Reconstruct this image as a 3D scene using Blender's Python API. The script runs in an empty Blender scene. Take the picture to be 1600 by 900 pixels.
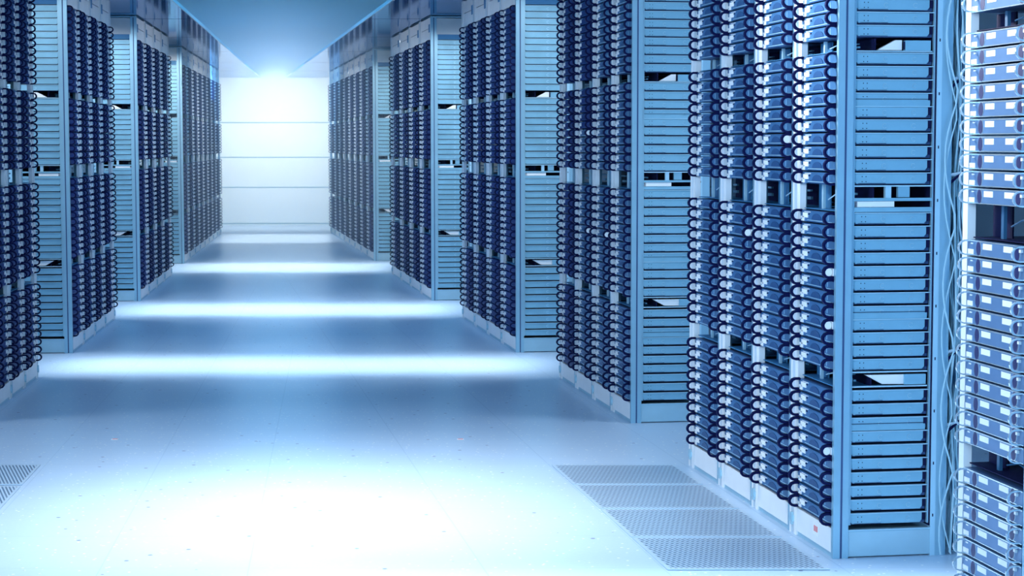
import bpy, math, random
import numpy as np
from mathutils import Matrix, Vector
random.seed(4)
U = 0.05                       # one rack unit in metres
C = bpy.context.scene.collection
SC = bpy.context.scene

# ------------------------------------------------------------------ camera
F, H, PITCH, ROLL = 3003.0, 31.39, 0.07493, -0.00077
cam = bpy.data.cameras.new('camera')
cam.sensor_width = 36; cam.lens = 36 * F / 1600; cam.clip_end = 200
co = bpy.data.objects.new('camera', cam); C.objects.link(co)
cp, sp, cr, sr = math.cos(PITCH), math.sin(PITCH), math.cos(ROLL), math.sin(ROLL)
fw = Vector((0, cp, -sp)); up0 = Vector((0, sp, cp)); X0 = Vector((1, 0, 0))
rt = X0 * cr + up0 * sr; up = -X0 * sr + up0 * cr
m = Matrix((rt, up, -fw)).transposed().to_4x4(); m.translation = Vector((0, 0, H * U))
co.matrix_world = m
SC.camera = co
SC.view_settings.view_transform = 'Standard'; SC.view_settings.look = 'None'
SC.view_settings.gamma = 1; SC.view_settings.use_curve_mapping = False
SC.view_settings.exposure = 0.0
cy = SC.cycles
cy.max_bounces = 6; cy.diffuse_bounces = 3; cy.glossy_bounces = 4; cy.transmission_bounces = 2
cy.caustics_reflective = False; cy.caustics_refractive = False; cy.sample_clamp_indirect = 4

# ------------------------------------------------------------------ world and lights
w = bpy.data.worlds.new('world'); SC.world = w; w.use_nodes = True
w.node_tree.nodes['Background'].inputs[0].default_value = (0.14, 0.50, 1.0, 1)
w.node_tree.nodes['Background'].inputs[1].default_value = 0.8

RA, LA = 0.16277, 0.09177      # how far each row turns in towards the aisle
def rowx(side, t):             # x of a row's front line at distance t
    return 47.607 - t * math.tan(RA) if side == 'R' else -39.649 - t * math.tan(LA)

def area(name, loc, tgt, sx, sy, power, col=(1, 1, 1), spread=math.pi):
    l = bpy.data.lights.new(name, 'AREA'); l.shape = 'RECTANGLE'; l.size = sx * U; l.size_y = sy * U
    l.energy = power; l.color = col; l.spread = spread
    o = bpy.data.objects.new(name, l); C.objects.link(o)
    loc = Vector(loc) * U; tgt = Vector(tgt) * U
    o.location = loc
    d = (tgt - loc).normalized()
    o.rotation_euler = d.to_track_quat('-Z', 'Y').to_euler()
    return o
KEY = (0.88, 0.94, 1.0)
FILL_BLUE = (0.40, 0.74, 1.0)
# lamps hanging level with the canopies over each cross aisle: (distance, length, power)
for t, ln, pw in ((272, 20, 22), (364, 26, 24), (488, 36, 26), (640, 60, 30)):
    cx = (rowx('R', t) + rowx('L', t)) / 2; wd = (rowx('R', t) - rowx('L', t)) * 1.0
    area('aisle_lamp', (cx, t, 56.4), (cx, t, 0), wd, ln, pw, KEY, math.radians(20))
area('aisle_lamp', (12, 126, 56.4), (12, 126, 0), 60, 24, 20, KEY, math.radians(14))
# added fill over the cross aisles' side arms, brightening the open rack sides
for t, pw in ((203, 1.2), (276, 10), (370, 18), (495, 24)):
    for sd in ('R', 'L'):
        k = 1 if sd == 'R' else -1
        area('rack_side_fill', (rowx(sd, t) + k * 6, t - 5, 56.2), (rowx(sd, t) + k * 4, t + 14, 24), 14, 8, pw, KEY, math.radians(110))
# the big lamp over the foreground
area('foreground_lamp', (-17, 160, 64), (-17, 158, 0), 34, 42, 62, (1.0, 0.98, 0.96), math.radians(70))
# added fill on the end wall, one below and one above the canopies
area('end_wall_fill', (-92, 700, 52), (-92, 745, 22), 50, 16, 108, (0.84, 0.93, 1.0), math.radians(150))
area('end_wall_fill', (-85, 620, 60), (-92, 745, 92), 40, 30, 120, (0.10, 0.44, 1.0), math.radians(120))
# lamps in the cross aisles on both sides, shining across the corridor
for t, ln, pw in ((200, 18, 7), (272, 22, 7), (365, 30, 10), (490, 40, 12)):
    for sd in ('R', 'L'):
        k = 1 if sd == 'R' else -1
        x = rowx(sd, t) + k * 26
        area('cross_aisle_lamp', (x, t, 50), (x - k * 50, t, 0), ln, 10, pw, KEY, math.radians(70))
# added blue ambient fill over the slot between the canopies, no fixtures there
for t, pw in ((180, 12), (320, 44), (440, 52), (560, 60), (670, 50)):
    cx = (rowx('R', t) + rowx('L', t)) / 2
    area('blue_ambient_fill', (cx, t, 61), (cx, t, 0), (rowx('R', t) - rowx('L', t)) * .9, 90, pw, (0.03, 0.45, 1.0), math.radians(175))
# added light, out of view, paling the upper part of the nearest right-hand racks
area('upper_rack_fill', (-38, 170, 66), (24, 138, 60), 22, 12, 95, (0.95, 0.97, 1.0), math.radians(58))
# added fill under the inner canopy edges, brightening the opposite rack fronts
for t, pw in ((215, 3), (300, 6), (410, 9), (570, 15)):
    for sd in ('R', 'L'):
        k = 1 if sd == 'R' else -1
        area('rack_front_fill', (rowx(sd, t) - k * 11, t, 54), (rowx('L' if sd == 'R' else 'R', t + 8), t + 8, 34), 70, 4, pw, (0.95, 0.98, 1.0), math.radians(80))
# added blue fill, one behind the camera and one off to the left
area('hall_fill', (-10, -60, 62), (-10, 160, 22), 130, 60, 230, FILL_BLUE, math.radians(160))
area('hall_fill', (-70, 40, 58), (25, 150, 40), 30, 50, 120, (0.66, 0.82, 1.0), math.radians(100))

# ------------------------------------------------------------------ materials
def mat(name, col, rough=.5, metal=0., spec=.5, noise=0, coat=0, emit=None):
    m = bpy.data.materials.new(name); m.use_nodes = True
    nt = m.node_tree; b = nt.nodes['Principled BSDF']
    b.inputs['Base Color'].default_value = (*col, 1); b.inputs['Roughness'].default_value = rough
    b.inputs['Metallic'].default_value = metal; b.inputs['Specular IOR Level'].default_value = spec
    b.inputs['Coat Weight'].default_value = coat
    if noise:
        tc = nt.nodes.new('ShaderNodeTexCoord'); n = nt.nodes.new('ShaderNodeTexNoise')
        n.inputs['Scale'].default_value = 6; n.inputs['Detail'].default_value = 6
        mp = nt.nodes.new('ShaderNodeMapRange'); mp.inputs[1].default_value = .3; mp.inputs[2].default_value = .7
        mp.inputs[3].default_value = 1 - noise; mp.inputs[4].default_value = 1 + noise
        mx = nt.nodes.new('ShaderNodeVectorMath'); mx.operation = 'SCALE'; mx.inputs[0].default_value = col
        nt.links.new(tc.outputs['Object'], n.inputs['Vector']); nt.links.new(n.outputs['Fac'], mp.inputs[0])
        nt.links.new(mp.outputs[0], mx.inputs['Scale']); nt.links.new(mx.outputs[0], b.inputs['Base Color'])
    return m
M = {
 'frame':  mat('frame_metal', (.40, .62, .73), .35, .35, noise=.06),
 'post':   mat('post_metal', (.32, .56, .70), .32, .45, noise=.05),
 'panel':  mat('white_panel', (.88, .91, .94), .45, 0, noise=.04),
 'side':   mat('side_plate_metal', (.24, .50, .65), .42, .35, noise=.10),
 'rail':   mat('rail_metal', (.46, .73, .88), .35, .3),
 'dark':   mat('dark_void', (.008, .010, .05), .6, 0, .1),
 'chassis': mat('chassis_metal', (.05, .10, .24), .5, .3),
 'lining': mat('lining_metal', (.05, .24, .48), .5, .2),
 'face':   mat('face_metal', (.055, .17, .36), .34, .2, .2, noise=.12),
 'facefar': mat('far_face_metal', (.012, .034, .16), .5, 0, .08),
 'emblem': mat('emblem_metal', (.025, .085, .22), .4, .2, .2),
 'handle': mat('handle_plastic', (.004, .006, .05), .5, 0, .08),
 'white':  mat('white_label', (.93, .95, .97), .5),
 'paleface': mat('pale_face_metal', (.13, .24, .42), .34, .2, .2, noise=.1),
 'steel':  mat('bright_steel', (.70, .82, .88), .25, .7),
 'oval':   mat('oval_recess', (.012, .016, .10), .4),
 'cable':  mat('pale_cable', (.42, .66, .78), .4),
 'cabled': mat('dark_cable', (.03, .12, .24), .4),
 'red':    mat('red_ink', (.8, .10, .10), .5),
 'rim':    mat('canopy_rim', (.92, .95, .97), .25, .6),
 'ceil':   mat('ceiling_paint', (.72, .86, .95), .8),
 'hallw':  mat('side_wall_paint', (.45, .65, .82), .8),
}
def canopy_material():
    m = mat('canopy_gloss', (.07, .36, .64), .07, .6, .15)
    m.node_tree.nodes['Principled BSDF'].inputs['Specular Tint'].default_value = (.10, .36, .66, 1)
    return m
M['canopy'] = canopy_material(); M['canopy'].node_tree.nodes['Principled BSDF'].inputs['Metallic'].default_value = .75

def N(nt, typ, **kw):
    n = nt.nodes.new(typ)
    for k, v in kw.items(): setattr(n, k, v)
    return n
def math_node(nt, op, a, b=None, c=None):
    n = N(nt, 'ShaderNodeMath', operation=op)
    for i, v in enumerate((a, b, c)):
        if v is None: continue
        if isinstance(v, (int, float)): n.inputs[i].default_value = v
        else: nt.links.new(v, n.inputs[i])
    return n.outputs[0]
def mix(nt, fac, a, b):
    n = N(nt, 'ShaderNodeMix', data_type='RGBA')
    for k, v in ((0, fac), (6, a), (7, b)):
        if isinstance(v, tuple): n.inputs[k].default_value = (*v, 1)
        elif isinstance(v, (int, float)): n.inputs[k].default_value = v
        else: nt.links.new(v, n.inputs[k])
    return n.outputs[2]

def floor_material():
    m = mat('floor_vinyl', (.66, .80, .90), .30, 0, .5); nt = m.node_tree; b = nt.nodes['Principled BSDF']
    uv = N(nt, 'ShaderNodeUVMap').outputs[0]; s = N(nt, 'ShaderNodeSeparateXYZ'); nt.links.new(uv, s.inputs[0])
    def seam(sock, wd):
        f = math_node(nt, 'FRACT', sock)
        return math_node(nt, 'MINIMUM', math_node(nt, 'LESS_THAN', f, wd), 1)
    seams = math_node(nt, 'MAXIMUM', seam(s.outputs[0], .008), seam(s.outputs[1], .008))
    tc = N(nt, 'ShaderNodeTexCoord').outputs['Object']
    v = N(nt, 'ShaderNodeTexVoronoi'); v.inputs['Scale'].default_value = 9; nt.links.new(tc, v.inputs['Vector'])
    dots = math_node(nt, 'LESS_THAN', v.outputs['Distance'], .085)
    v2 = N(nt, 'ShaderNodeTexVoronoi'); v2.inputs['Scale'].default_value = 23; nt.links.new(tc, v2.inputs['Vector'])
    dots2 = math_node(nt, 'LESS_THAN', v2.outputs['Distance'], .13)
    n = N(nt, 'ShaderNodeTexNoise'); n.inputs['Scale'].default_value = 1.6; n.inputs['Detail'].default_value = 5; nt.links.new(tc, n.inputs['Vector'])
    nf = N(nt, 'ShaderNodeTexNoise'); nf.inputs['Scale'].default_value = 60; nf.inputs['Detail'].default_value = 3; nt.links.new(tc, nf.inputs['Vector'])
    base = mix(nt, n.outputs['Fac'], (.47, .65, .84), (.53, .69, .87))
    base = mix(nt, math_node(nt, 'MULTIPLY', nf.outputs['Fac'], .35), base, (.30, .51, .76))
    base = mix(nt, dots2, base, (.85, .93, .97))
    sep = N(nt, 'ShaderNodeSeparateColor'); nt.links.new(v.outputs['Color'], sep.inputs[0])
    pick = math_node(nt, 'GREATER_THAN', sep.outputs[0], .45)
    base = mix(nt, math_node(nt, 'MULTIPLY', dots, pick), base, (.16, .20, .36))
    base = mix(nt, math_node(nt, 'MULTIPLY', seams, .32), base, (.20, .36, .55))
    nt.links.new(base, b.inputs['Base Color'])
    b.inputs['Roughness'].default_value = .30
    return m
def perf_material():
    m = mat('perforated_steel', (.6, .75, .86), .35, .2); nt = m.node_tree; b = nt.nodes['Principled BSDF']
    uv = N(nt, 'ShaderNodeUVMap').outputs[0]; s = N(nt, 'ShaderNodeSeparateXYZ'); nt.links.new(uv, s.inputs[0])
    # short slanted slots in staggered rows, 46 x 22 of them
    v = math_node(nt, 'MULTIPLY', s.outputs[1], 17)
    row = math_node(nt, 'FLOOR', v); fv = math_node(nt, 'FRACT', v)
    u = math_node(nt, 'MULTIPLY', s.outputs[0], 30)
    u = math_node(nt, 'ADD', u, math_node(nt, 'MULTIPLY', row, .5))
    u = math_node(nt, 'ADD', u, math_node(nt, 'MULTIPLY', fv, .55))
    fu = math_node(nt, 'FRACT', u)
    hole = math_node(nt, 'MULTIPLY', math_node(nt, 'LESS_THAN', fu, .5), math_node(nt, 'LESS_THAN', math_node(nt, 'ABSOLUTE', math_node(nt, 'SUBTRACT', fv, .5)), .36))
    inside = math_node(nt, 'MULTIPLY', math_node(nt, 'LESS_THAN', math_node(nt, 'ABSOLUTE', math_node(nt, 'SUBTRACT', s.outputs[0], .5)), .475),
                       math_node(nt, 'LESS_THAN', math_node(nt, 'ABSOLUTE', math_node(nt, 'SUBTRACT', s.outputs[1], .5)), .465))
    hole = math_node(nt, 'MULTIPLY', hole, inside)
    nt.links.new(mix(nt, hole, (.50, .68, .84), (.01, .08, .20)), b.inputs['Base Color'])
    return m
def wall_material():
    m = mat('wall_panels', (.74, .88, .98), .6); nt = m.node_tree; b = nt.nodes['Principled BSDF']
    tc = N(nt, 'ShaderNodeTexCoord').outputs['Object']; s = N(nt, 'ShaderNodeSeparateXYZ'); nt.links.new(tc, s.inputs[0])
    tot = None
    for z in (39.6, 26.2, 14.6, .6):
        k = math_node(nt, 'LESS_THAN', math_node(nt, 'ABSOLUTE', math_node(nt, 'SUBTRACT', s.outputs[2], z * U)), .22 * U)
        tot = k if tot is None else math_node(nt, 'MAXIMUM', tot, k)
    nt.links.new(mix(nt, tot, (.74, .88, .98), (.30, .50, .58)), b.inputs['Base Color'])
    return m
M['floor'] = floor_material(); M['perf'] = perf_material(); M['wall'] = wall_material()

# ------------------------------------------------------------------ mesh builder (in units, flip mirrors s for the right row)
class MB:
    def __init__(s, flip=False): s.v = []; s.f = []; s.m = []; s.mats = []; s.flip = flip
    def mi(s, k):
        if k not in s.mats: s.mats.append(k)
        return s.mats.index(k)
    def add(s, vs, fs, k):
        o = len(s.v); s.v += vs; i = s.mi(k)
        for f in fs: s.f.append(tuple(o + a for a in f)); s.m.append(i)
        return s
    def box(s, x0, x1, y0, y1, z0, z1, k):
        v = [(x, y, z) for x in (x0, x1) for y in (y0, y1) for z in (z0, z1)]
        return s.add(v, [(0, 1, 3, 2), (4, 6, 7, 5), (0, 4, 5, 1), (2, 3, 7, 6), (0, 2, 6, 4), (1, 5, 7, 3)], k)
    def bbox(s, x0, x1, y0, y1, z0, z1, k, c=.04, ax=1):
        """box with chamfered edges round its y (ax=1) or x (ax=0) axis outline"""
        if ax == 1:
            p = [(x0 + c, z0), (x1 - c, z0), (x1, z0 + c), (x1, z1 - c), (x1 - c, z1), (x0 + c, z1), (x0, z1 - c), (x0, z0 + c)]
            return s.prism(p, y0, y1, k, 'y')
        p = [(y0 + c, z0), (y1 - c, z0), (y1, z0 + c), (y1, z1 - c), (y1 - c, z1), (y0 + c, z1), (y0, z1 - c), (y0, z0 + c)]
        return s.prism(p, x0, x1, k, 'x')
    def prism(s, pts, a, b, k, axis='y'):
        """extrude a polygon: axis y -> pts are (x,z); x -> (y,z); z -> (x,y)"""
        def P(p, t): return (p[0], t, p[1]) if axis == 'y' else ((t, p[0], p[1]) if axis == 'x' else (p[0], p[1], t))
        n = len(pts); v = [P(p, a) for p in pts] + [P(p, b) for p in pts]
        f = [tuple(range(n)), tuple(range(2 * n - 1, n - 1, -1))] + [(i, i + n, (i + 1) % n + n, (i + 1) % n) for i in range(n)]
        if axis == 'y': pass
        else: f = [x[::-1] for x in f] if axis == 'x' else f
        return s.add(v, f, k)
    def loop(s, path, x0, x1, th, k):
        """flat bar of thickness th following an open path in (y,z), as wide as x0..x1"""
        n = len(path); out = []; inn = []
        for i, p in enumerate(path):
            a = path[max(i - 1, 0)]; b = path[min(i + 1, n - 1)]
            dx, dz = b[0] - a[0], b[1] - a[1]; L = math.hypot(dx, dz) or 1
            nx, nz = -dz / L * th / 2, dx / L * th / 2
            out.append((p[0] + nx, p[1] + nz)); inn.append((p[0] - nx, p[1] - nz))
        v = []
        for (a, b) in zip(out, inn): v += [(x0, *a), (x1, *a), (x1, *b), (x0, *b)]
        f = []
        for i in range(n - 1):
            for j in range(4):
                q = (j + 1) % 4; f.append((4 * i + j, 4 * i + q, 4 * i + 4 + q, 4 * i + 4 + j))
        f += [(3, 2, 1, 0), tuple(4 * (n - 1) + j for j in range(4))]
        return s.add(v, f, k)
    def tube(s, path, r, k, n=6):
        v = []; f = []
        for i, p in enumerate(path):
            a = Vector(path[max(i - 1, 0)]); b = Vector(path[min(i + 1, len(path) - 1)])
            d = (b - a).normalized(); u_ = d.cross(Vector((0, 0, 1)) if abs(d.z) < .9 else Vector((1, 0, 0))).normalized(); w_ = d.cross(u_)
            for j in range(n):
                t = 2 * math.pi * j / n; q = Vector(p) + u_ * (r * math.cos(t)) + w_ * (r * math.sin(t)); v.append(tuple(q))
        for i in range(len(path) - 1):
            for j in range(n):
                q = (j + 1) % n; f.append((n * i + j, n * i + q, n * i + n + q, n * i + n + j))
        f += [tuple(range(n))[::-1], tuple(n * (len(path) - 1) + j for j in range(n))]
        return s.add(v, f, k)
    def data(s, name):
        me = bpy.data.meshes.new(name)
        k = -U if s.flip else U
        me.from_pydata([(a * k, b * U, c * U) for a, b, c in s.v], [], [f[::-1] for f in s.f] if s.flip else s.f)
        for q in s.mats: me.materials.append(M[q])
        me.polygons.foreach_set('material_index', s.m)
        me.update()
        return me
    def build(s, name, parent=None): return obj(name, s.data(name), parent)

def obj(name, me, parent=None):
    o = bpy.data.objects.new(name, me); C.objects.link(o)
    if parent: o.parent = parent
    return o
def tag(o, label=None, cat=None, group=None, kind=None):
    for k, v in (('label', label), ('category', cat), ('group', group), ('kind', kind)):
        if v: o[k] = v
    return o
def empty(name, loc=(0, 0, 0), rz=0):
    o = bpy.data.objects.new(name, None); C.objects.link(o); o.location = loc; o.rotation_euler = (0, 0, rz)
    o.empty_display_size = .1; return o
def copy_tree(o, parent=None, kids=None):
    c = o.copy(); C.objects.link(c); c.parent = parent
    for ch in kids[o] if kids and o in kids else list(o.children): copy_tree(ch, c, kids)
    return c

# ------------------------------------------------------------------ room
def plane_uv(name, quads, k):
    """quads: list of (4 xyz points in U, 4 uv)"""
    me = bpy.data.meshes.new(name); v = []; f = []; uvs = []
    for pts, uv in quads:
        f.append(tuple(range(len(v), len(v) + len(pts)))); v += [tuple(c * U for c in p) for p in pts]; uvs += uv
    me.from_pydata(v, [], f); l = me.uv_layers.new(name='UVMap')
    for i, q in enumerate(uvs): l.data[i].uv = q
    me.materials.append(M[k]); me.update(); return obj(name, me)
quads = []
def uvof(side, x, t):
    # across: 13 units per tile from the row front; along: 11.6 units per tile
    if side == 'R': return ((rowx('R', t) - x) / 13.3, (t - 175.4) / 11.6)
    return ((x - rowx('L', t)) / 11.0, (t - 175.4) / 11.6)
T0, T1 = -80, 745
for side in ('R', 'L'):
    n = 30
    for i in range(n):
        a = T0 + (T1 - T0) * i / n; b = T0 + (T1 - T0) * (i + 1) / n
        ca, cb = (rowx('R', a) + rowx('L', a)) / 2, (rowx('R', b) + rowx('L', b)) / 2
        e = 95 if side == 'R' else -150
        P = [(ca, a, 0), (e, a, 0), (e, b, 0), (cb, b, 0)] if side == 'R' else [(e, a, 0), (ca, a, 0), (cb, b, 0), (e, b, 0)]
        quads.append((P, [uvof(side, p[0], p[1]) for p in P]))
fl = plane_uv('floor', quads, 'floor'); tag(fl, kind='structure')
b = MB().box(-150, 95, 745, 749, 0, 97, 'wall'); tag(b.build('wall_back'), kind='structure')
b = MB().box(-150, 95, -80, 745, 95, 97, 'ceil'); tag(b.build('ceiling'), kind='structure')
b = MB().box(-154, -150, -80, 749, 0, 95, 'hallw'); tag(b.build('wall_left'), kind='structure')
b = MB().box(95, 99, -80, 749, 0, 95, 'hallw'); tag(b.build('wall_right'), kind='structure')

# canopies: glossy horizontal panels over each row, a pale rim along the inner edge
def canopy(side):
    k = 1 if side == 'R' else -1
    r = empty('aisle_canopy', (rowx(side, 300) * U, 300 * U, 56.8 * U))
    tag(r, 'glossy blue canopy hanging over the %s-hand rack row, mirroring the server fronts' % ('right' if k > 0 else 'left'), 'canopy')
    over = 12.2 if k > 0 else 11.0
    cuts = [60, 130, 200, 265, 330, 394.7, 462, 534, 606, 675, 742]
    inv = r.matrix_basis.inverted()
    for a, b_ in zip(cuts, cuts[1:]):
        g = .35
        pts = [(rowx(side, a + g) - k * over, a + g), (rowx(side, b_ - g) - k * over, b_ - g), (rowx(side, b_ - g) + k * 16, b_ - g), (rowx(side, a + g) + k * 16, a + g)]  # outer edge behind the racks
        if k > 0: pts = pts[::-1]
        q = MB(); q.prism([(x - rowx(side, 300), y - 300) for x, y in pts], 0, .5, 'canopy', 'z'); q.build('canopy_panel', r)
    q = MB(); a, b_ = 60, 742
    pts = [(rowx(side, a) - k * (over + .25), a), (rowx(side, b_) - k * (over + .25), b_), (rowx(side, b_) - k * over, b_), (rowx(side, a) - k * over, a)]
    if k > 0: pts = pts[::-1]
    q.prism([(x - rowx(side, 300), y - 300) for x, y in pts], -.12, .55, 'rim', 'z'); q.build('edge_trim', r)['label'] = 'pale metal rim of the canopy'
canopy('R'); canopy('L')

# ------------------------------------------------------------------ vertical layout of a rack, in units: (first z, count, pitch), bottom to top
SEC = [(2.42, 10, 1.045), (14.2, 12, 1.004), (28.25, 10, .995), (39.25, 13, .981)]
GAPS = [(12.95, 14.2), (26.25, 28.25), (38.2, 39.25)]
TOP0, TOP1, RT = 52.1, 56.5, 56.7
W0 = 10.66                      # reference rack width
HPATH = [(.02, .90), (-.36, .90), (-.58, .82), (-.72, .62), (-.74, .48), (-.70, .32), (-.56, .16), (-.34, .09), (.02, .09)]

# ------------------------------------------------------------------ detailed server (right row, dark handles)
def ring(mb, cx, cz, r, x, k, a0=0, a1=360, w=.05, n=14, axis='x'):
    for i in range(n):
        t0 = math.radians(a0 + (a1 - a0) * i / n); t1 = math.radians(a0 + (a1 - a0) * (i + 1) / n)
        p = [(cx + q * math.cos(t), cz + q * math.sin(t)) for t, q in ((t0, r), (t0, r + w), (t1, r + w), (t1, r))]
        mb.prism(p, x - .03, x, k, 'x')
def arch(cx, z0, wd, ht, n=10, power=1.0):
    return [(cx + wd * math.cos(math.pi * i / n), z0 + ht * math.sin(math.pi * i / n) ** power) for i in range(n + 1)]
def chassis_mesh():
    q = MB(True); q.box(.52, 8.68, .22, 7.45, .06, .93, 'chassis'); return q.data('chassis')
def face_mesh(k='face'):
    q = MB(True)
    q.bbox(.50, 8.72, .02, .22, .05, .92, k, .05)
    q.box(.55, 8.6, -.01, .02, .80, .86, k)                         # upper lip
    q.box(.55, 7.0, -.02, .02, .16, .21, 'rail'); q.box(.55, 7.0, -.01, .02, .06, .12, 'emblem')   # lower groove
    q.loop([(0, 0)] * 0 or [(-.0, .3), (-.0, .75)], 1.95, 2.0, .03, 'rail')
    return q.data('faceplate')
def handle_mesh(s0, k='handle'):
    q = MB(True); q.loop(HPATH, s0, s0 + .34, .19, k)
    q.box(s0 - .12, s0 + .38, -.03, .03, .02, .20, k); q.box(s0 - .12, s0 + .38, -.03, .03, .78, .97, k)
    return q.data('handle')
def port_mesh():
    q = MB(True)
    q.box(6.85, 8.05, -.05, .02, .36, .74, 'white'); q.box(7.75, 8.62, -.05, .02, .08, .46, 'white')
    q.box(6.2, 7.7, -.03, .02, .79, .84, 'white'); q.box(6.5, 6.75, -.045, .02, .60, .68, 'dark'); q.box(8.25, 8.5, -.055, -.05, .2, .3, 'side')
    return q.data('port_cover')
def dome_mesh():
    q = MB(True); q.prism(arch(4.75, .27, 1.15, .46, 10, 1.0), -.03, .02, 'emblem', 'y')
    return q.data('emblem')
def sidep_mesh(var):
    q = MB(True)
    if var == 0: pts = [(1.62, .13), (1.45, .28), (1.45, .87), (7.15, .87), (7.15, .34), (6.98, .13)]
    else: pts = [(1.45, -.04), (1.45, .87), (7.15, .87), (7.15, -.04)]
    q.prism(pts, .30, .52, 'side', 'x')
    if var:
        q.box(.26, .30, 1.45, 7.15, .46, .50, 'dark')
        q.box(.27, .30, 1.45, 7.3, -.04, .40, 'side')
    q.box(.22, .50, 1.35, 7.5, .89, .955, 'rail')
    q.box(.36, .52, 7.15, 7.45, .30, .9, 'dark')
    for cx, zz in ((3.75, .47), (6.05, .47)):
        ring(q, cx, zz, .15, .30, 'frame', 40, 320, .035)
    for dx in (2.05, 2.35):
        for dz in (.28, .66): q.prism([(dx + .04 * math.cos(a), dz + .04 * math.sin(a)) for a in [i * math.pi / 3 for i in range(6)]], .285, .30, 'dark', 'x')
    q.box(.28, .30, 1.75, 3.9, .14, .165, 'dark')
    return q.data('side_plate')
def tag_mesh():
    q = MB(True)
    q.prism([(-.12 + .0 + .28 * math.cos(a) - .25, .5 + .30 * math.sin(a)) for a in [i * math.pi / 7 for i in range(14)]], .62, .78, 'white', 'x')
    q.box(.55, 1.35, -.05, .02, .22, .78, 'white')
    return q.data('status_lamp')

CM, FM, HN, HFm, PM, DM, TM = chassis_mesh(), face_mesh(), handle_mesh(.60), handle_mesh(8.42), port_mesh(), dome_mesh(), tag_mesh()
SM = [sidep_mesh(0), sidep_mesh(1)]
def server_proto(side=None, lamp=False):
    r = empty('rack_server')
    obj('chassis', CM, r); obj('faceplate', FM, r); obj('handle', HN, r); obj('handle', HFm, r)
    obj('port_cover', PM, r)['label'] = 'white port cover'
    obj('emblem', DM, r)['label'] = 'dome-shaped emblem'
    if side is not None: obj('side_plate', SM[side], r)['label'] = 'pale blue chassis side'
    if lamp: obj('status_lamp', TM, r)['label'] = 'glowing white round tag'
    return r

# R0: pale servers with thin bright handles and dark oval recesses
def pale_proto():
    r = empty('rack_server')
    obj('chassis', CM, r)
    q = MB(True); q.bbox(.50, 8.72, .0, .22, .05, .93, 'paleface', .05); q.box(.5, 8.72, -.03, .0, .86, .93, 'steel'); q.box(.5, 8.72, -.03, .0, .05, .10, 'steel'); q.build('faceplate', r)
    for s in (.75, 8.2):
        q = MB(True); q.loop([(y * 1.0, z) for y, z in HPATH], s, s + .16, .08, 'steel'); q.build('handle', r)['label'] = 'thin bright steel handle'
        q = MB(True); cx = s + (1.0 if s < 4 else -1.15)
        q.prism([(cx + .30 * math.cos(a), .48 + .40 * math.sin(a)) for a in [i * math.pi / 10 for i in range(20)]], -.05, .0, 'oval', 'y')
        ringp = [(cx + .37 * math.cos(a), .48 + .44 * math.sin(a)) for a in [i * math.pi / 10 for i in range(20)]]
        q.prism(ringp, -.03, .0, 'steel', 'y'); q.build('oval_recess', r)['label'] = 'dark oval finger recess'
    for a, b in ((5.2, 6.45), (2.35, 3.6)):
        q = MB(True); q.box(a, b, -.03, .0, .46, .80, 'white'); q.build('paper_label', r)['label'] = 'white printed label'
        q = MB(True); q.box(a + .3, b - .3, -.035, -.03, .60, .65, 'side')
    q = MB(True); q.box(7.8, 8.6, -.03, .0, .12, .40, 'white'); q.box(7.9, 8.2, -.03, .0, .70, .78, 'white'); q.build('port_cover', r)['label'] = 'white port cover'
    q = MB(True); q.box(1.05, 1.35, -.12, .0, .56, .72, 'white'); q.build('release_tab', r)
    return r

# ------------------------------------------------------------------ banks: (side, near distance, far distance, racks, lateral shift, name)
BANKS = [
 ('R', 103.6, 114.1, 1, -2.55, 'bank'),   # cut off at the right edge (nearest)
 ('R', 143.67, 186.28, 4, .27, ''), ('R', 214.57, 257.19, 4, 1.0, ''), ('R', 288.16, 346.71, 4, .34, ''),
 ('R', 384.8, 463.2, 4, -.55, ''), ('R', 516., 681.5, 8, 0, ''),
 ('L', 215.5, 258.16, 4, -.6, ''), ('L', 287.83, 343.98, 4, 0, ''), ('L', 383.86, 458.36, 4, .55, ''), ('L', 505., 668.2, 8, -.1, ''),
]
BNAME = ['rack bank cut by right edge', 'largest right-hand bank', 'second right-hand bank', 'third right-hand bank', 'fourth right-hand bank', 'farthest right-hand bank',
         'left bank cut by frame edge', 'second left-hand bank', 'third left-hand bank', 'farthest left-hand bank']
ORD = ['', 'first', 'second', 'third', 'fourth', 'fifth', 'sixth', 'seventh', 'eighth', 'ninth', 'tenth', 'eleventh', 'twelfth', 'thirteenth']
COLN = {4: ['nearest', 'second', 'third', 'farthest'], 8: ['nearest', 'second', 'third', 'fourth', 'fifth', 'sixth', 'seventh', 'farthest'], 1: ['only']}

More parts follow.
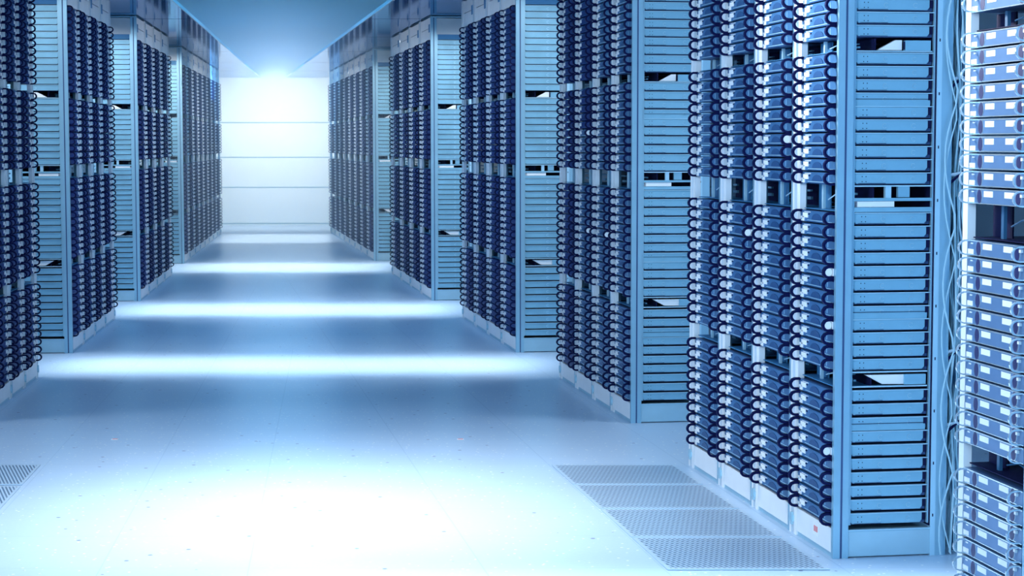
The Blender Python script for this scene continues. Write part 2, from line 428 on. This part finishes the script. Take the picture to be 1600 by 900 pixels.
def rack_meshes(W, near, flip, single=False):
    """returns list of (name, mesh, label). coordinates: x=s from the near end, y=depth, z"""
    k = 1 if single else W / W0; out = []
    def mk(name, q, lab=None): out.append((name, q.data(name), lab))
    # front post at the near end
    q = MB(flip)
    q.box(0, .42 * k, 0, .55, 0, RT, 'post'); q.box(0.06, .40 * k, .55, .72, 0, RT, 'chassis'); q.box(0, .40 * k, .72, 1.2, 0, RT, 'post')
    mk('front_post', q)
    q = MB(flip)
    a = 8.78 * k
    if single: q.bbox(8.78, 9.5, 0, .5, 0, RT, 'panel', .04)
    else: q.bbox(a, a + .78 * k, 0, .5, 0, RT, 'panel', .04); q.box(a + .78 * k, W - .42 * k, .22, .5, 0, RT, 'lining'); q.box(W - .42 * k, W, 0, .5, 0, RT, 'panel')
    mk('front_post', q, 'pale double post')
    for s0 in (0, W - .6):
        q = MB(flip)
        q.box(s0, s0 + .6, 7.72, 8.1, 0, RT, 'rail'); q.box(s0, s0 + .6, 8.1, 8.95, 0, RT, 'post')
        if s0 == 0 and near:
            for z in range(3, 56, 4):
                q.box(-.02, 0, 7.86, 7.94, z, z + .22, 'dark')
        mk('rear_post', q)
    q = MB(flip)
    q.box(.42 * k, 8.78 * k, .10, .5, .0, .34, 'frame'); q.box(.48 * k, 8.72 * k, 0, .3, .40, 2.25, 'panel'); q.box(.42 * k, 8.8 * k, .3, .34, .34, 2.4, 'dark')
    mk('base_panel', q, 'white kick panel')
    q = MB(flip)
    q.box(.42 * k, 8.78 * k, .04, .3, TOP0, 54.35, 'panel'); q.box(.42 * k, 8.78 * k, .04, .3, 54.47, TOP1, 'panel'); q.box(.42 * k, 8.78 * k, .2, .34, 54.3, 54.5, 'dark')
    q.box(.75 * k, 1.9 * k, 0, .04, 53.6, 55.2, 'lining')
    mk('top_panel', q, 'white head panel with seam and small dark plate')
    q = MB(flip)   # top and bottom plates + back
    q.box(.1, W - .1, .5, 8.0, .1, 2.0, 'frame'); q.box(0, W, .5, 8.9, TOP1 - .1, RT, 'frame'); q.box(.1, W - .1, 7.62, 7.72, 2.3, TOP1, 'dark')
    q.box(.52 * k, W - .5, .5, 7.4, TOP0 + .1, TOP1 - .2, 'lining')
    mk('shell', q)
    q = MB(flip)   # latch between the racks at the kick panel
    q.box(9.45 * k, 10.35 * k, -.12, .1, 1.0, 1.5, 'rail'); q.box(9.55 * k, 9.85 * k, -.22, -.02, .75, 1.75, 'frame'); q.box(9.95 * k, 10.25 * k, -.18, -.02, .95, 1.6, 'rail')
    mk('latch', q)
    LN, DK, RL, SD = ('dark', 'dark', 'cabled', 'cabled') if single else ('lining', 'dark', 'rail', 'side')
    for i, (g0, g1) in enumerate(GAPS):   # what shows through the empty slots
        g0 += .03; g1 -= .03
        q = MB(flip)
        q.box(.6 * k, 8.6 * k, .3, 7.3, g0, g0 + .06, LN); q.box(5.9 * k, 8.6 * k, 1.5, 1.6, g0, g1, LN)
        q.box(5.5 * k, 5.85 * k, .8, 1.0, g0, g1, RL)
        q.box(.6 * k, 5.4 * k, 3.0, 3.1, g0, g1, DK)
        h = g1 - g0
        q.box(2.2 * k, 4.8 * k, 2.2, 2.4, g0 + h * .62, g0 + h * .70, SD); q.box(1.2 * k, 2.6 * k, 1.9, 2.1, g0 + h * .3, g0 + h * .42, SD)
        q.tube([(1.0 * k, 1.0, g0 + h * .75), (2.2 * k, 1.1, g0 + h * .5), (3.8 * k, 1.2, g0 + h * .62), (4.9 * k, 1.0, g0 + h * .4)], .05, RL, 5)
        mk('slot_lining', q, 'empty slot with bracket and cables')
    if near:
        q = MB(flip)
        q.bbox(.12, .5, 1.2, 7.95, .30, 2.05, 'side', .05, 0); q.box(.05, .5, 1.2, 7.9, 2.05, 2.15, 'rail'); q.box(.2, .5, 1.2, 7.9, .12, .30, 'dark')
        mk('side_kick_panel', q)
        q = MB(flip); q.bbox(.12, .5, 1.2, 7.9, 53.1, 56.3, 'panel', .05, 0); q.box(.3, .5, 1.2, 7.9, 52.1, 53.1, 'lining'); mk('side_head_panel', q)
        q = MB(flip)
        q.box(.16, .5, 1.2, 1.42, 2.5, 53.1, 'post'); q.box(.16, .5, 7.5, 7.72, 2.5, 53.1, 'post')
        mk('side_strip', q)
        # trays seen from the side at each gap
        g0, g1 = GAPS[0]; q = MB(flip)
        q.prism([(2.6, g0 + .95), (3.9, g0 + .25), (5.6, g0 + .22), (5.6, g0 + .95)], .5, 1.0, 'panel', 'x'); q.box(.3, .8, 5.6, 7.3, g0 + .2, g0 + .98, 'side'); q.box(.25, .6, 1.4, 7.4, g0 + .04, g0 + .14, 'rail'); q.box(.25, .6, 1.4, 7.4, g1 - .1, g1, 'rail')
        mk('cable_tray', q)
        g0, g1 = GAPS[1]; q = MB(flip)
        q.box(.2, .6, 1.3, 7.5, g0 + .0, g0 + .35, 'side'); q.box(.3, .6, 1.4, 4.6, g0 + .38, g0 + .80, 'panel'); q.box(.3, .34, 1.4, 1.7, g0 + .38, g0 + .8, 'chassis')
        q.box(.2, .6, 1.3, 7.5, g0 + .82, g0 + 1.05, 'side'); q.box(.3, .7, 3.9, 4.35, g0 + 1.05, g1 - .1, 'rail'); q.box(.3, .7, 4.9, 5.8, g0 + 1.1, g1 - .1, 'side'); q.box(.2, .5, 1.3, 7.5, g1 - .1, g1, 'rail')
        mk('cable_tray', q)
        g0, g1 = GAPS[2]; q = MB(flip)
        q.prism([(3.2, g0 + .16), (5.1, g0 + .16), (5.1, g0 + .9), (4.6, g0 + .9)], .5, .9, 'panel', 'x'); q.box(.3, .8, 5.3, 7.3, g0 + .12, g0 + .88, 'side'); q.box(.25, .6, 1.4, 7.4, g0 + .02, g0 + .1, 'rail'); q.box(.28, .32, 5.15, 5.25, g0 + .2, g0 + .8, 'dark')
        mk('cable_tray', q)
    return out

indiv = 0
protos = {}
def dest(side, sN, dl, s):
    """matrix placement of a rack whose near end lies s units along the bank"""
    a = RA if side == 'R' else LA
    x = rowx(side, sN) + dl - s * math.sin(a); y = sN + s * math.cos(a)
    return (x * U, y * U, 0), (a - math.pi / 2 if side == 'R' else a + math.pi / 2)

LAMPS = {(1, 1, 2, 6): 1, (1, 0, 1, 4): 1, (1, 2, 1, 2): 1, (1, 0, 1, 8): 1, (1, 0, 0, 4): 1, (2, 2, 2, 5): 1, (2, 1, 1, 5): 1, (2, 2, 1, 5): 1}   # 0 = lowest section; row from top
# numpy template for the many far servers
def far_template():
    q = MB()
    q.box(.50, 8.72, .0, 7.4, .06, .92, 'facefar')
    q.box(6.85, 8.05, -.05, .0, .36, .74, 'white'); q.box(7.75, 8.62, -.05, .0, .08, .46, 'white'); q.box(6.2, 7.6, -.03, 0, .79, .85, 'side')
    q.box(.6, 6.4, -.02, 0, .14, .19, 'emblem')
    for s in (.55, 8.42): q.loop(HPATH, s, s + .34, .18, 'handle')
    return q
def near_template():
    q = MB(); q.prism([(1.6, .1), (1.45, .24), (1.45, .87), (7.15, .87), (7.15, .3), (6.98, .1)], .30, .52, 'side', 'x'); q.box(.22, .5, 1.35, 7.5, .89, .955, 'rail')
    ring(q, 4.9, .45, .16, .30, 'rail', 40, 320, .05, 6)
    return q
FT_, NT_ = far_template(), near_template()
stuff_v, stuff_f, stuff_m = [], [], []; SMATS = []
nstuff = 0
def add_stuff(tmpl, side, sN, dl, s_rack, k, z):
    global nstuff
    a = RA if side == 'R' else LA
    V = np.array(tmpl.v); s = V[:, 0] * k + s_rack; d = V[:, 1]
    x0 = rowx(side, sN) + dl
    sg = 1 if side == 'R' else -1
    X = x0 - s * math.sin(a) + sg * d * math.cos(a); Y = sN + s * math.cos(a) + d * math.sin(a) * sg * (1 if side == 'R' else 1)
    Y = sN + s * math.cos(a) + (d * math.sin(a) if side == 'R' else -d * math.sin(a))
    W = np.stack([X, Y, V[:, 2] + z], 1) * U
    stuff_v.append(W)
    mm = []
    for q in tmpl.mats:
        if q not in SMATS: SMATS.append(q)
        mm.append(SMATS.index(q))
    for f, mi in zip(tmpl.f, tmpl.m):
        stuff_f.append(tuple(nstuff + i for i in (f[::-1] if side == 'R' else f))); stuff_m.append(mm[mi])
    nstuff += len(W)

for bi, (side, sN, sF, nr, dl, _) in enumerate(BANKS):
    a = RA if side == 'R' else LA
    L = (sF - sN) / math.cos(a); W = L / nr; k = W / W0
    parts_near = rack_meshes(W if nr > 1 else 9.95, True, side == 'R', nr == 1); parts = rack_meshes(W, False, side == 'R') if nr > 1 else None
    for c in range(nr):
        zoff = -.38 if bi == 0 else 0
        loc, rz = dest(side, sN, dl, c * W)
        r = empty('server_rack', (loc[0], loc[1], 0), rz)
        if nr == 1: lab = 'pale metal server rack cut off by the right edge of the picture'
        else: lab = '%s rack of the %s, tall open metal frame' % (COLN[nr][c], BNAME[bi])
        tag(r, lab, 'server rack', 'server racks')
        for (nm, me, lb) in (parts_near if c == 0 else parts):
            o = obj(nm, me, r)
            if zoff and nm in ('slot_lining', 'cable_tray'): o.location.z = zoff * U
            if lb: o['label'] = lb
        for si, (z0, n, p) in enumerate(SEC):
            for j in range(n):
                z = z0 + j * p + zoff; rowtop = n - 1 - j
                vis = {0: z < 42, 1: z < 45.5, 2: z < 49.5}.get(bi, False) and not (bi == 0 and z < 5)
                if vis and indiv < 302:
                    lamp = (bi, c, si, rowtop) in LAMPS
                    sv = (1 if (si, j) in ((2, 6), (1, 4), (0, 7)) else 0) if (c == 0 and bi > 0) else None
                    key = ('pale',) if bi == 0 else (sv, lamp)
                    if key not in protos:
                        t = pale_proto() if bi == 0 else server_proto(sv, lamp); protos[key] = (t, list(t.children)); o = t
                    else:
                        t, kids = protos[key]
                        o = t.copy(); C.objects.link(o)
                        for ch in kids:
                            d = ch.copy(); C.objects.link(d); d.parent = o
                    o.location = (loc[0], loc[1], z * U); o.rotation_euler = (0, 0, rz)
                    sn = ['lowest', 'lower middle', 'upper middle', 'top'][si]
                    if bi == 0:
                        lab = '%s pale server from %s of the %s stack, rack at right picture edge' % (ORD[rowtop + 1] if si < 3 else ORD[j + 1], 'top' if si < 3 else 'bottom', sn)
                    else:
                        lab = '%s%s from %s, %s stack, %s rack of %s' % ('lit-tag server ' if lamp else 'blue server ', ORD[rowtop + 1] if si < 3 else ORD[j + 1], 'top' if si < 3 else 'bottom', sn, COLN[4][c], BNAME[bi])
                    tag(o, lab, 'server', 'rack servers with handles' if bi else 'pale rack servers')
                    indiv += 1
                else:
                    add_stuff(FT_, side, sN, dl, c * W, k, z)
                    if c == 0: add_stuff(NT_, side, sN, dl, 0, k if 0 else 1, z)
me = bpy.data.meshes.new('rack_servers')
V = np.concatenate(stuff_v)
me.from_pydata(V.tolist(), [], stuff_f)
for q in SMATS: me.materials.append(M[q])
me.polygons.foreach_set('material_index', stuff_m); me.update()
o = obj('rack_servers', me); tag(o, 'dark blue servers with loop handles filling the more distant racks on both sides', 'servers', kind='stuff')

# ------------------------------------------------------------------ perforated floor tiles
def perf_tile(side, t0, t1, w0, w1, lab):
    k = -1 if side == 'R' else 1
    x = lambda t, q: rowx(side, t) + k * q
    P = [(x(t0, w1), t0), (x(t0, w0), t0), (x(t1, w0), t1), (x(t1, w1), t1)] if side == 'R' else [(x(t0, w0), t0), (x(t0, w1), t0), (x(t1, w1), t1), (x(t1, w0), t1)]
    cx = sum(p[0] for p in P) / 4; cyy = sum(p[1] for p in P) / 4
    me = bpy.data.meshes.new('perforated_floor_tile')
    v = [((p[0] - cx) * U, (p[1] - cyy) * U, z) for z in (0, .06 * U) for p in P]
    me.from_pydata(v, [], [(3, 2, 1, 0), (4, 5, 6, 7)] + [(i, (i + 1) % 4, (i + 1) % 4 + 4, i + 4) for i in range(4)])
    l = me.uv_layers.new(name='UVMap')
    for poly in me.polygons:
        for li, vi in zip(poly.loop_indices, poly.vertices): l.data[li].uv = ((0, 0), (1, 0), (1, 1), (0, 1))[vi % 4]
    me.materials.append(M['perf']); me.update()
    o = obj('perforated_floor_tile', me); o.location = (cx * U, cyy * U, .002)
    tag(o, lab, 'floor tile', 'perforated floor tiles')
ts = [139.6, 151.4, 163.4, 175.2, 186.2]
nm = ['nearest of the four perforated steel floor tiles before the largest right-hand bank', 'second nearest perforated floor tile before the largest right-hand bank',
      'third nearest perforated floor tile before the largest right-hand bank', 'farthest of the four perforated steel floor tiles before the largest right-hand bank']
for i in range(4): perf_tile('R', ts[i] + .15, ts[i + 1] - .15, 1.2, 13.2, nm[i])
for i, t in enumerate((163.4, 175.2)): perf_tile('L', t + .15, t + 11.2, .6, 10.6, ['nearer', 'farther'][i] + ' perforated floor tile at the left edge of the picture')
for x, y, lb in ((-42.3, 202.9, 'left'), (-5.5, 202.7, 'right')):
    q = MB(); q.box(-.35, .35, -.35, .35, 0, .04, 'white'); q.box(-.26, .26, -.14, .14, .04, .06, 'red'); o = q.build('floor_sticker'); o.location = (x * U, y * U, .001)
    tag(o, 'tiny red and white sticker on the pale floor, %s of the pair' % lb, 'sticker', 'floor stickers')
# red marked label on the nearest kick panel
loc, rz = dest('R', 143.67, .27, 0)
q = MB(True); q.box(3.3, 4.7, -.05, -.01, 1.0, 2.0, 'white')
for i in range(3): q.box(3.55 + i * .32, 3.75 + i * .32, -.06, -.05, 1.3, 1.75, 'red')
o = q.build('inventory_sticker'); o.location = loc; o.rotation_euler = (0, 0, rz)
tag(o, 'small white sticker with faint red marks on the nearest kick panel', 'sticker')

# ------------------------------------------------------------------ cables down the back of the largest right-hand bank
random.seed(11)
for i in range(26):
    s0 = random.uniform(.0, 2.4); d0 = random.uniform(9.1, 10.7); ph = random.uniform(0, 6); am = random.uniform(.1, .45)
    zt = random.uniform(44, 50); zb = random.choice([.12, .12, 4, 8])
    if i in (0, 1): am = 1.0
    path = []
    n = 44
    for j in range(n + 1):
        z = zt + (zb - zt) * j / n
        pinch = abs(math.sin(z * .19 + 1.0))
        s = .9 + (s0 - .9) * (.35 + .65 * pinch) + .12 * math.sin(z * .7 + ph)
        d = 9.7 + (d0 - 9.7) * (.4 + .6 * pinch) + am * .5 * math.sin(z * (.42 + .5 * (i % 3)) + ph)
        if i in (0, 1): s, d = min(s, -.25 - .1 * i), 9.35 - 1.05 * abs(math.sin(z * (.28 + .05 * i) + i))
        d = max(d, 9.06) if i > 1 else d
        path.append((s, d, z))
    q = MB(True); q.tube(path, random.uniform(.045, .09), 'cabled' if i % 4 == 3 else 'cable', 6)
    o = q.build('network_cable'); o.location = loc; o.rotation_euler = (0, 0, rz)
    tag(o, 'thin network cable in the tangled bundle hanging behind the largest right-hand bank', 'cable', 'network cables')
zz = [36.2, 29.0, 15.6, 10.0]
wn = ['topmost', 'second', 'third', 'lowest']
for i, z in enumerate(zz):
    q = MB(True); q.tube([(.15, 8.9, z), (.12, 10.6, z + .3)], .13, 'steel', 6); q.tube([(.15, 10.7, z + .8), (.1, 9.6, z), (.1, 8.8, z - .7)], .10, 'handle', 6)
    o = q.build('cable_tie'); o.location = loc; o.rotation_euler = (0, 0, rz)
    tag(o, '%s dark tie strap gathering the cable bundle behind the largest right-hand bank' % wn[i], 'cable tie', 'cable ties')

# ------------------------------------------------------------------ thin haze at the far end of the corridor
hm = bpy.data.materials.new('haze'); hm.use_nodes = True; nt = hm.node_tree
nt.nodes.remove(nt.nodes['Principled BSDF'])
vs = nt.nodes.new('ShaderNodeVolumeScatter'); vs.inputs['Density'].default_value = .042; vs.inputs['Color'].default_value = (.5, .74, 1, 1); vs.inputs['Anisotropy'].default_value = .2
nt.links.new(vs.outputs[0], nt.nodes['Material Output'].inputs['Volume'])
M['haze'] = hm
hz = MB().box(-135, 20, 400, 744.5, .3, 94, 'haze').build('haze')
tag(hz, 'thin pale blue haze filling the far end of the corridor', 'haze', kind='stuff')
SC.cycles.volume_bounces = 0
